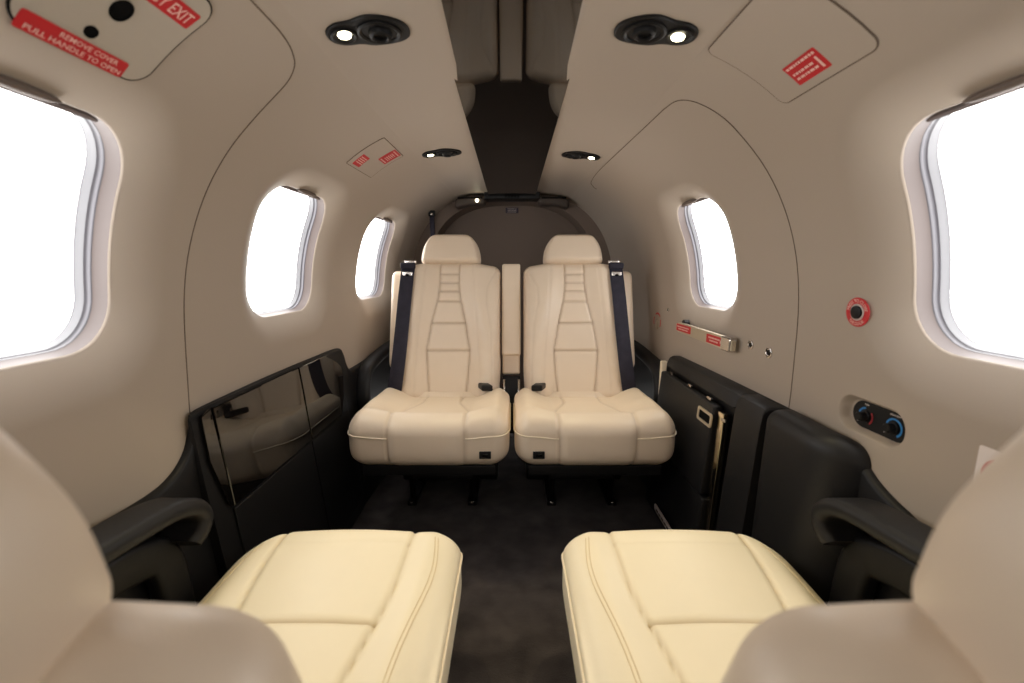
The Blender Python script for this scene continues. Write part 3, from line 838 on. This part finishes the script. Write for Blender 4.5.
# recessed pull in the step
hd = MB()
cy, cz = 1.108, -.392
pts_o = rrect(.042, .0185, .007, 5); pts_i = rrect(.033, .0115, .005, 5); k = len(pts_o)
def hx(y, z, o): return float(np.interp(-z, [.30, .60, .84], [.540, .516, .497])) - .013 - o
V = [(hx(cy + a, cz + b, .000), cy + a, cz + b) for a, b in pts_o] + [(hx(cy + a, cz + b, .003), cy + a, cz + b) for a, b in pts_o] + [(hx(cy + a, cz + b, .003), cy + a, cz + b) for a, b in pts_i] + [(hx(cy + a, cz + b, .0005), cy + a, cz + b) for a, b in pts_i]
F = [(j * k + i, j * k + (i + 1) % k, (j + 1) * k + (i + 1) % k, (j + 1) * k + i) for j in range(3) for i in range(k)]
rel(mesh('handle', V, F, M['satin'], r, angle=.5), r)
V = [(hx(cy + a, cz + b, .0008), cy + a, cz + b) for a, b in pts_i]; rel(mesh('handle_pocket', V, [tuple(range(k))], M['hole'], r, False), r)
# bright metal stay in the gap and the cream hinge cover at the far end
V, F = rbox((.007, .014, .235), .002, 9, lambda P, N: np.stack([P[:, 0] + .537 - .09 * (.24 - P[:, 2]) * .5, P[:, 1] + 1.045, P[:, 2] - .595], -1)); rel(mesh('stay_bar', V, F, M['steel'], r), r)
V, F = rbox((.004, .010, .004), .0015, 9, None, (.532, 1.03, -.375)); rel(mesh('stay_bolt', V, F, M['chrome'], r), r)
V, F = rbox((.010, .008, .065), .003, 9, None, (.535, 1.484, -.385)); rel(mesh('hinge_cover', V, F, M['piping'], r), r)
V, F = rbox((.003, .075, .010), .001, 9, None, (.478, 1.25, -.782)); rel(mesh('sill_plate', V, F, M['stone'], r), r)
mb = MB()
for q in range(5): mb.add(*box((.4745, 1.20 + .024 * q, -.782), (.0008, .008, .003), .0003))
rel(mb.build('sill_mark', M['black'], r), r)
for y in (1.12, 1.25, 1.40): rel(mesh('hinge', *box((.535, y, -.345), (.004, .012, .004), .001), M['chrome'], r), r)

# right side pod next to the front seat
def pod():
    hx_, hy_, hz_ = .033, .111, .275
    def df(P, N):
        x = P[:, 0].copy(); y = P[:, 1].copy(); z = P[:, 2].copy()
        t = np.clip((-y - .03) / .10, 0, 1)
        z = z - .012 * t ** 2 * (z > 0)
        x = x + .05 * t ** 2 + np.interp(z, [-.275, 0, .275], [-.010, -.004, .004])
        return np.stack([x + .566, y + .782, z - .562], -1)
    return rbox((hx_, hy_, hz_), (.03, .05, .035), .012, df)
r = tag(empty('side_pod', (.56, .782, -.84)), 'rounded black storage pod under the climate dials on the right wall', 'storage pod')
V, F = pod(); rel(mesh('pod_shell', V, F, M['dark'], r, angle=.9), r)

# curled armrests of the side ledge
def side_arm(side, lab):
    r = tag(empty('elbow_rest', (side * .5, .4, -.84)), lab, 'armrest')
    path = spline([(side * .560, -.30, -.320), (side * .560, .10, -.337), (side * .558, .32, -.348), (side * .546, .50, -.359), (side * .543, .60, -.368), (side * .541, .643, -.382), (side * .541, .662, -.406), (side * .542, .656, -.428), (side * .548, .640, -.444)], 8)
    prof = [(a, b) for a, b in rrect(.036, .0150, .0135, 5)]
    V, F = sweep(path, prof, (side, 0, 0)); F = F if side > 0 else [f[::-1] for f in F]
    rel(mesh('arm_pad', V, F, M['dark'], r, angle=.9), r)
    path = spline([(side * .572, .10, -.400), (side * .570, .35, -.412), (side * .567, .50, -.424), (side * .565, .58, -.436), (side * .563, .625, -.47), (side * .555, .63, -.60)], 6)
    V, F = sweep(path, [(a, b) for a, b in rrect(.014, .03, .010, 4)], (side, 0, 0)); F = F if side > 0 else [f[::-1] for f in F]
    rel(mesh('arm_support', V, F, M['black'], r, angle=.9), r)
side_arm(-1, 'curled black armrest beside the front left seat')
side_arm(1, 'curled black armrest beside the front right seat')
def rear_arm(side, lab):
    r = tag(empty('rear_armrest', (side * .5, 1.6, -.84)), lab, 'armrest')
    path = spline([(side * .530, 2.05, -.330), (side * .540, 1.86, -.338), (side * .546, 1.70, -.352), (side * .548, 1.60, -.366), (side * .548, 1.55, -.392), (side * .546, 1.525, -.45), (side * .540, 1.52, -.54), (side * .530, 1.52, -.66)], 8)
    V, F = sweep(path, rrect(.027, .020, .017, 5), (side, 0, 0)); F = F if side > 0 else [f[::-1] for f in F]
    rel(mesh('arm_pad', V, F, M['dark'], r, angle=.9), r)
    V, F = rbox((.010, .20, .16), .009, .05, None, (side * .548, 1.76, -.52)); rel(mesh('pocket_panel', V, F, M['black'], r, angle=.9), r)
rear_arm(-1, 'moulded black armrest between left wall and left rear seat')
rear_arm(1, 'moulded black armrest between right wall and right rear seat')

# ------------------------------------------------------------------ seats
def gauss(d, w): return np.exp(-(d / w) ** 2)
def sstep(a, b, x):
    t = np.clip((x - a) / (b - a), 0, 1); return t * t * (3 - 2 * t)
def wrinkle(P, amp, f, seed):
    g = np.random.default_rng(seed); o = np.zeros(len(P))
    for k in range(7):
        d = g.normal(size=3); d /= np.linalg.norm(d); o += np.sin(P @ d * f * g.uniform(.6, 1.8) + g.uniform(0, 6.28))
    return amp * o / 7

def rear_seat(sg, lab):
    """sg = +1: inner side is +x (left seat); the seat faces the camera"""
    cx = -.2475 * sg; y0 = 1.175
    R = tag(empty('bench_seat', (cx, y0 + .2, -.84)), lab, 'seat', 'cream rear cabin seats')
    def add(name, VF, m, **k): 
        V, F = VF; V = np.array(V) * np.array([sg, 1, 1]); F = F if sg > 0 else [f[::-1] for f in F]
        # local design space: x towards the aisle, y aft from the cushion front, z from eye level
        V = V + np.array([0, -.2, .84])
        return mesh(name, V, F, m, k.get('parent', R), True, angle=k.get('angle', 1.2))
    # ---- cushion
    hx_, hy_, hz_ = .240, .195, .084
    def cush(P, N):
        x, y, z = P[:, 0].copy(), P[:, 1].copy(), P[:, 2].copy()
        ax = np.abs(x); top = sstep(.3, .9, N[:, 2]); front = sstep(.3, .9, -N[:, 1]); tf = np.clip(top + front, 0, 1)
        yy = y + hy_                                   # 0 at the front
        pan = 1 - sstep(.085, .125, ax)
        dish = top * (1 - sstep(.10, .22, np.abs(x) - 0)) * sstep(.055, .12, yy)
        z = z - .034 * dish - .010 * sstep(.10, .40, yy) * top
        z = z + .008 * top * sstep(.10, .17, ax) * (1 - sstep(.2, .236, ax))
        # front roll swells forward in the middle panel
        y = y - .012 * front * pan * np.cos(np.clip(z / .084, -1, 1) * 1.2) - .006 * front
        # seams: two running over the front roll, curving inwards on the dish
        sx = np.where(yy < .07, .112, .112 - .045 * sstep(.07, .30, yy) + .012 * np.sin(np.clip((yy - .07) / .2, 0, 1) * PI))
        g = gauss(ax - sx, .0042) * tf
        g2 = gauss(yy - .060, .004) * top * (ax < .112) * .55
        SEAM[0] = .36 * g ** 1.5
        dd = .0055 * (g + g2)
        z = z - dd * top; y = y + dd * front
        # lower front undercut and pinched corners
        und = sstep(0, -.084, z); x = x * (1 - .055 * und ** 2); y = y + .018 * und ** 2 * (yy < .2)
        w = wrinkle(P, .0030, 55, 3) * sstep(.11, .15, ax) * tf
        z = z + w
        return np.stack([x, y + hy_, z - .506], -1)
    cu = add('cushion', rbox((hx_, hy_, hz_), (.050, .060, .050), .0050, cush), M['leather'])
    # piping at the bolster fronts
    for s_ in (-1, 1):
        q = []
        for k in range(9): q.append((.113 + (hx_ - .050 - .113) * k / 8, -hy_, 0, -1))
        for k in range(1, 9):
            a = PI / 2 * k / 8; q.append((hx_ - .050 + .050 * math.sin(a), -hy_ + .060 - .060 * math.cos(a), math.sin(a), -math.cos(a)))
        for k in range(1, 9): q.append((hx_, -hy_ + .060 + .25 * k / 8, 1, 0))
        q = np.array(q); zz = .030 - .006 * np.clip(1 - np.arange(len(q)) / 8, 0, 1)
        Pq = np.stack([s_ * q[:, 0], q[:, 1], zz], -1); Nq = np.stack([s_ * q[:, 2], q[:, 3], 0 * zz], -1)
        path = cush(Pq, Nq) + Nq * .0012; SEAM[0] = None
        add('piping', tube(path, .0023, 6), M['piping'], parent=cu)
    V, F = rbox((.017, .006, .011), .002, 9, None, (.170, -.004, -.530)); so = add('power_socket', (V, F), M['black'], parent=cu)
    V, F = rbox((.008, .002, .004), .001, 9, None, (.170, -.011, -.529)); add('socket_port', (V, F), M['gloss'], parent=cu)
    # ---- backrest
    hb = (.197, .052, .272)
    tilt = math.radians(16.5)
    cT = [0, .32, .53, .73, .84, 1.0]; cW = [.073, .083, .066, .043, .037, .038]
    base = np.array([.006, .375, -.492])               # lower front line of the backrest
    def lean(x, y, z):                                   # z up the back from 0, y thickness behind front face
        return np.stack([x + base[0], base[1] + z * math.sin(tilt) + y * math.cos(tilt), base[2] + z * math.cos(tilt) - y * math.sin(tilt)], -1)
    def back(P, N):
        x, y, z = P[:, 0].copy(), P[:, 1].copy(), P[:, 2].copy()
        ax = np.abs(x); f = sstep(.25, .85, -N[:, 1]); t = (z + hb[2]) / (2 * hb[2])
        tt = np.clip((t - .06) / .92, 0, 1)
        c = np.interp(tt, cT, cW)
        # bolsters stand forward of the centre, and swell at mid-height
        bol = sstep(0, 1, (ax - c) / .075)
        y = y - f * ((.030 * bol * (1 - .55 * sstep(.5, 1, t)) - .012 * sstep(.15, .2, ax)) + .012 * np.sin(np.clip(t, 0, 1) * PI) - .004)
        cuts = gauss(ax - c, .0040) * 1.2
        for q in (.32, .53): cuts = cuts + gauss((tt - q) * .48, .0038) * (ax < c) * 1.2
        for q in (.70, .78, .85, .92): cuts = cuts + gauss((tt - q) * .48, .0036) * (ax < c) * 1.2
        mid = np.interp(tt, [0, .3, .6, 1], [.128, .116, .104, .090])
        out_ = np.interp(tt, [0, .25, .5, .68, .8, .95, 1], [.172, .166, .160, .143, .146, .178, .19])
        cuts = cuts + .35 * gauss(ax - mid, .0036) + .45 * gauss(x - out_, .0038)
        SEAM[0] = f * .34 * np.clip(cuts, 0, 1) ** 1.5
        y = y + f * .0055 * cuts
        # soft creases on the outer bolsters
        y = y + f * wrinkle(P * np.array([.6, 1, 1.6]), .0042, 60, 11) * sstep(.10, .15, ax) * (.4 + .6 * sstep(.7, .1, t))
        # shoulders slope down, foot narrows
        z = z - .014 * sstep(.09, .2, ax) * sstep(.8, 1, t)
        x = x * (1 - .03 * (1 - sstep(0, .25, t)))
        return lean(x, y + hb[1], z + hb[2])
    bk = add('backrest', rbox(hb, (.030, .040, .034), .0045, back), M['leather'])
    # ---- headrest
    hh = (.118, .047, .061)
    def head(P, N):
        x, y, z = P[:, 0].copy(), P[:, 1].copy(), P[:, 2].copy()
        t = np.clip((z + hh[2]) / (2 * hh[2]), 0, 1)
        x = x * np.sqrt(1 - (.88 * t) ** 2.8); y = y - .008 * np.cos(np.clip(x / .122, -1, 1) * 1.4)
        return lean(x, y + .045, z + 2 * hb[2] + .054)
    add('headrest', rbox(hh, (.024, .044, .022), .007, head), M['leather'])
    for q in (-.04, .04):
        p0 = lean(np.array([q]), np.array([.05]), np.array([2 * hb[2] - .05]))[0]; p1 = lean(np.array([q]), np.array([.05]), np.array([2 * hb[2] + .05]))[0]
        add('headrest_post', tube([p0, p1], .006, 8), M['chrome'])
    # ---- outboard side bolster
    def sb(P, N):
        x, y, z = P[:, 0].copy(), P[:, 1].copy(), P[:, 2].copy()
        return lean(x - .199, y + .090, z + .325)
    add('side_bolster', rbox((.046, .040, .200), (.022, .03, .03), .02, sb), M['leather'])
    # ---- seat belt over the outboard edge
    bt = []
    for q, yy, xx in ((.528, .045, -.158), (.524, .010, -.158), (.508, -.018, -.1575), (.40, -.040, -.161), (.28, -.050, -.166), (.16, -.052, -.174), (.08, -.044, -.184), (.03, -.020, -.196), (-.01, .0, -.21)):
        bt.append(lean(np.array([xx]), np.array([yy]), np.array([q]))[0])
    bl = add('seat_belt', tube(spline(bt, 5), .0255, 10, flat=.0022, up=(0, 1, .25)), M['belt'])
    p = lean(np.array([-.158]), np.array([-.024]), np.array([.478]))[0]
    V, F = rbox((.019, .0035, .016), .003, 9, None, p); add('belt_tongue', (V, F), M['chrome'], parent=bl)
    V, F = rbox((.006, .003, .005), .001, 9, None, p + np.array([0, -.003, .002])); add('tongue_slot', (V, F), M['hole'], parent=bl)
    p = lean(np.array([-.158]), np.array([-.022]), np.array([.518]))[0]
    V, F = rbox((.028, .010, .012), .006, .006, None, p); add('belt_guide', (V, F), M['belt'], parent=bl)
    p = lean(np.array([-.154]), np.array([.002]), np.array([.541]))[0]
    V, F = rbox((.022, .012, .006), .003, 9, None, p); add('guide_bracket', (V, F), M['chrome'], parent=bl)
    # ---- buckle on the inner rear of the cushion
    V, F = rbox((.020, .032, .011), .006, .006, lambda P, N: np.stack([P[:, 0] + .150 - .3 * P[:, 1], P[:, 1] + .345, P[:, 2] - .425 - .1 * P[:, 1]], -1)); add('buckle', (V, F), M['black'])
    # ---- base frame
    mb = MB()
    mb.add(*box((0, .20, -.596), (.20, .17, .016), .004)); add('seat_pan', (mb.V, mb.F), M['black'])
    for q in (-.112, .105):
        for yy in (.27, .40):
            add('leg', tube([(q, yy, -.60), (q, yy, -.70), (q * 1.03, yy + .02, -.835)], .011, 8), M['black'])
    V, F = rbox((.19, .10, .11), .01, .1, None, (0, .53, -.725)); add('under_seat_shade', (V, F), M['black'])  # black box added to fill the space under the seat with shade
    V, F = box((-.004, .27, -.735), (.11, .007, .008), .003); add('front_bar', (V, F), M['dark'])
    for q in (-.112, .105):
        V, F = box((q, .36, -.832), (.016, .11, .008), .003); add('floor_rail', (V, F), M['black'])
        V, F = rbox((.006, .004, .006), .003, .004, None, (q, .246, -.826)); add('rail_bolt', (V, F), M['chrome'])
    return R
rear_seat(1, 'cream leather rear cabin seat on the left, beside the left wall windows')
rear_seat(-1, 'cream leather rear cabin seat on the right, beside the entry door')

# fold-up armrest between the rear seats
r = tag(empty('centre_armrest', (-.003, 1.6, -.84)), 'cream folded-up armrest panel between the two rear seats', 'armrest')
tl = math.radians(16.5)
def L2(x, y, z): return np.stack([x, 1.55 + z * math.sin(tl) + y * math.cos(tl), -.492 + z * math.cos(tl) - y * math.sin(tl)], -1)
V, F = rbox((.036, .035, .180), (.008, .010, .008), .012, lambda P, N: L2(P[:, 0] - .003, P[:, 1] + .045, P[:, 2] + .358)); rel(mesh('arm_pad', V, F, M['leather'], r, angle=.9), r)
V, F = rbox((.034, .030, .045), (.008, .010, .008), .012, lambda P, N: L2(P[:, 0] - .003, P[:, 1] + .066, P[:, 2] + .152)); rel(mesh('hinge_cover', V, F, M['leather'], r, angle=.9), r)
V, F = rbox((.034, .03, .11), .004, .05, lambda P, N: L2(P[:, 0] - .003, P[:, 1] + .085, P[:, 2] - .01)); rel(mesh('bracket', V, F, M['black'], r), r)
for q in (-.030, .026):
    V, F = tube([L2(np.array(q), np.array(.02), np.array(.085)), L2(np.array(q), np.array(.03), np.array(-.06))], .0045, 8); rel(mesh('hinge_post', V, F, M['chrome'], r), r)

def front_seat(sg, lab):
    """sg = +1: left seat, aisle side is +x; it faces aft"""
    cx = -.310 * sg
    R = tag(empty('club_seat', (cx, .55, -.84)), lab, 'seat', 'cream front seats facing aft')
    def add(name, VF, m, parent=None, angle=1.2):
        V, F = VF; V = np.array(V) * np.array([sg, 1, 1]); F = F if sg > 0 else [f[::-1] for f in F]
        return mesh(name, V + np.array([0, -.55, .84]), F, m, parent or R, True, angle=angle)
    hx_, hy_, hz_ = .212, .235, .078
    yc = .572; ztop = -.504
    def cush(P, N):
        x, y, z = P[:, 0].copy(), P[:, 1].copy(), P[:, 2].copy(); ax = np.abs(x)
        top = sstep(.3, .9, N[:, 2]); front = sstep(.3, .9, N[:, 1]); tf = np.clip(top + front, 0, 1)
        zf = sstep(-.03, .06, z)
        yy = hy_ - y                                    # distance from the front edge
        sx = np.where(x > 0, .118 - .03 * sstep(.15, .40, yy), .132 - .045 * sstep(.05, .40, yy))
        pan = ax < sx
        z = z + .008 * top * sstep(0, .05, ax - sx) * (1 - sstep(.15, .212, ax)) * sstep(0, .10, yy) - .010 * sstep(.05, .4, yy) * top
        z = z + .006 * top * pan * np.cos(np.clip(x / .13, -1, 1) * 1.5)
        c = gauss(ax - sx, .0040) + pan * (gauss(yy - .250, .0042) * 1.1 + gauss(yy - .072, .0042) * .25)
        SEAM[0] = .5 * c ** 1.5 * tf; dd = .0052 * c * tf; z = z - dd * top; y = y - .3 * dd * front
        z = z - .022 * zf * sstep(.12, .215, -x) ** 1.5; y = y - sstep(0, .22, y) * (.048 * sstep(.10, .212, -x) ** 2 + .016 * sstep(.13, .212, x) ** 2); z = z - .010 * zf * sstep(.15, .212, x)
        und = sstep(0, -.078, z); x = x * (1 - .03 * und ** 2); y = y - .02 * und ** 2 * (yy < .2)
        z = z - .020 * sstep(.05, 0, yy) ** 2 * zf
        return np.stack([x, y + yc, z + ztop - hz_ - .006], -1)
    cu = add('cushion', rbox((hx_, hy_, hz_), (.030, .050, .028), .0050, cush), M['cream'])
    q = []
    for k in range(12): q.append((hx_, -hy_ + .05 + (2 * hy_ - .10) * k / 11, 1, 0))
    for k in range(1, 9):
        a = PI / 2 * k / 8; q.append((hx_ - .030 + .030 * math.cos(a), hy_ - .050 + .050 * math.sin(a), math.cos(a), math.sin(a)))
    q = np.array(q); q = q[:18]; zz = np.full(len(q), .049)
    path = cush(np.stack([q[:, 0], q[:, 1], zz], -1), np.stack([q[:, 2], q[:, 3], 0 * zz], -1)) + np.stack([q[:, 2], q[:, 3], 0 * zz], -1) * .0010; SEAM[0] = None
    add('piping', tube(path, .0024, 6), M['piping'], cu)
    for sx_, off in ((1, 0.), (1, .006), (-1, .0)):
        ty = np.linspace(.055, .42, 40); tx = ((.146 + .026 * np.exp(-((ty - .14) / .13) ** 2)) + off) * sx_
        if sx_ < 0: tx = -np.interp(ty, [0, .12, .25, .4], [.150, .172, .178, .182])
        Nn = np.tile(np.array([0., 0., 1.]), (40, 1))
        path = cush(np.stack([tx, hy_ - ty, np.full(40, hz_)], -1), Nn) + Nn * .0002; SEAM[0] = None
        add('stitching', tube(path, .0009, 5), M['thread'], cu)
    # backrest, leaning towards the camera
    hb = (.199, .050, .190); tilt = math.radians(20)
    base = np.array([0, .330, -.505])
    def lean(x, y, z):                                   # y thickness towards the camera
        return np.stack([x, base[1] - z * math.sin(tilt) - y * math.cos(tilt), base[2] + z * math.cos(tilt) - y * math.sin(tilt)], -1)
    def back(P, N):
        x, y, z = P[:, 0].copy(), P[:, 1].copy(), P[:, 2].copy(); t = (z + hb[2]) / (2 * hb[2]); ax = np.abs(x)
        z = z - .010 * sstep(.08, .21, ax) * sstep(.7, 1, t)
        e = gauss(ax - (.199 - .038 - .02 * sstep(.8, 1, t)), .008) * sstep(.2, .8, N[:, 1]) * .8
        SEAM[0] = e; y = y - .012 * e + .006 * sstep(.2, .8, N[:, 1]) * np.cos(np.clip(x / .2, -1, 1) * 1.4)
        return lean(x, y + hb[1], z + hb[2])
    bk = add('backrest', rbox(hb, (.052, .045, .052), .010, back), M['leather'])
    hh = (.128, .050, .086)
    def head(P, N):
        x, y, z = P[:, 0].copy(), P[:, 1].copy(), P[:, 2].copy(); t = np.clip((z + hh[2]) / (2 * hh[2]), 0, 1)
        x = x * np.sqrt(1 - (.82 * np.clip((t - .15) / .85, 0, 1)) ** 2.7) * (.85 + .15 * sstep(.0, .55, t)); y = y + .010 * np.cos(np.clip(x / .136, -1, 1) * 1.4) * np.sign(N[:, 1])
        return lean(x, y + .052, z + 2 * hb[2] + .046)
    add('headrest', rbox(hh, (.030, .044, .028), .007, head), M['leather'])
    for q in (-.045, .045):
        p0 = lean(np.array([q]), np.array([.05]), np.array([2 * hb[2] - .05]))[0]; p1 = lean(np.array([q]), np.array([.05]), np.array([2 * hb[2] + .05]))[0]
        add('headrest_post', tube([p0, p1], .006, 8), M['chrome'])
    # pedestal and floor feet
    V, F = rbox((.185, .19, .03), .008, .1, None, (0, .53, -.700)); add('seat_pan', (V, F), M['black'])
    V, F = rbox((.12, .12, .045), .01, .1, None, (0, .53, -.768)); add('pedestal', (V, F), M['black'])
    for q in (-.14, .14):
        V, F = rbox((.022, .22, .012), .004, .1, None, (q, .52, -.826)); add('floor_rail', (V, F), M['black'])
    return R
front_seat(1, 'cream leather front left seat facing aft, its headrest cut by the left edge')
front_seat(-1, 'cream leather front right seat facing aft, its headrest cut by the right edge')

# ------------------------------------------------------------------ light
W = bpy.data.worlds.new('overcast_sky'); SC.world = W; W.use_nodes = True
bg = W.node_tree.nodes['Background']; bg.inputs['Color'].default_value = (1, .985, .97, 1); bg.inputs['Strength'].default_value = 7.3
def area_portal(w):
    l = bpy.data.lights.new('window_daylight', 'AREA'); l.shape = 'RECTANGLE'; l.size = w.hv * 2 + .02; l.size_y = w.hy * 2 + .02; l.cycles.is_portal = True
    o = bpy.data.objects.new('window_daylight', l); COL.objects.link(o); TOP.append(o)
    p = Vector(S(w.side, w.cy, w.cv, FD + .06)); q = Vector(S(w.side, w.cy, w.cv, 0.))
    o.location = p; o.rotation_euler = (q - p).to_track_quat('-Z', 'Y').to_euler()
    return o
for w in WINS: area_portal(w)
l = bpy.data.lights.new('cockpit_daylight', 'AREA'); l.shape = 'RECTANGLE'; l.size = .96; l.size_y = .34; l.cycles.is_portal = True
o = bpy.data.objects.new('cockpit_daylight', l); COL.objects.link(o); TOP.append(o); o.location = (0, YMIN - .035, .13); o.rotation_euler = (PI / 2, 0, 0)
for (mp, rt), e, tgt in zip(OV, (10.5, 10.5, 6.5, 7.5), ((-.30, .64, -.52), (.30, .64, -.52), (-.26, 1.25, -.45), (.27, 1.25, -.45))):
    l = bpy.data.lights.new('reading_light', 'SPOT'); l.energy = e; l.color = (1., .86, .52); l.spot_size = math.radians(62); l.spot_blend = .9; l.shadow_soft_size = .012
    o = bpy.data.objects.new('reading_light', l); COL.objects.link(o); TOP.append(o)
    p = Vector(mp(-.003, -.036, .016)); o.location = p; o.rotation_euler = (Vector(tgt) - p).to_track_quat('-Z', 'Y').to_euler()

# ------------------------------------------------------------------ camera
cam = bpy.data.cameras.new('camera'); co_ = bpy.data.objects.new('camera', cam); COL.objects.link(co_); TOP.append(co_)
cam.sensor_width = 36; cam.lens = 430 / 1024 * 36; cam.clip_start = .01
co_.location = (0, 0, 0); co_.rotation_euler = (math.radians(90 - 9.6), 0, 0); cam.shift_x = 0.0
cam.dof.use_dof = True; cam.dof.focus_distance = 1.35; cam.dof.aperture_fstop = 3.4
SC.camera = co_
for o in TOP: o.location.z += H
# children that were built in eye-level space follow through their inverse
SC.view_settings.view_transform = 'Standard'; SC.view_settings.look = 'None'; SC.view_settings.gamma = 1; SC.view_settings.use_curve_mapping = False
SC.view_settings.exposure = 0.0
SC.cycles.use_denoising = True
SC.cycles.max_bounces = 10; SC.cycles.diffuse_bounces = 6; SC.cycles.transparent_max_bounces = 12
SC.cycles.sample_clamp_indirect = 6
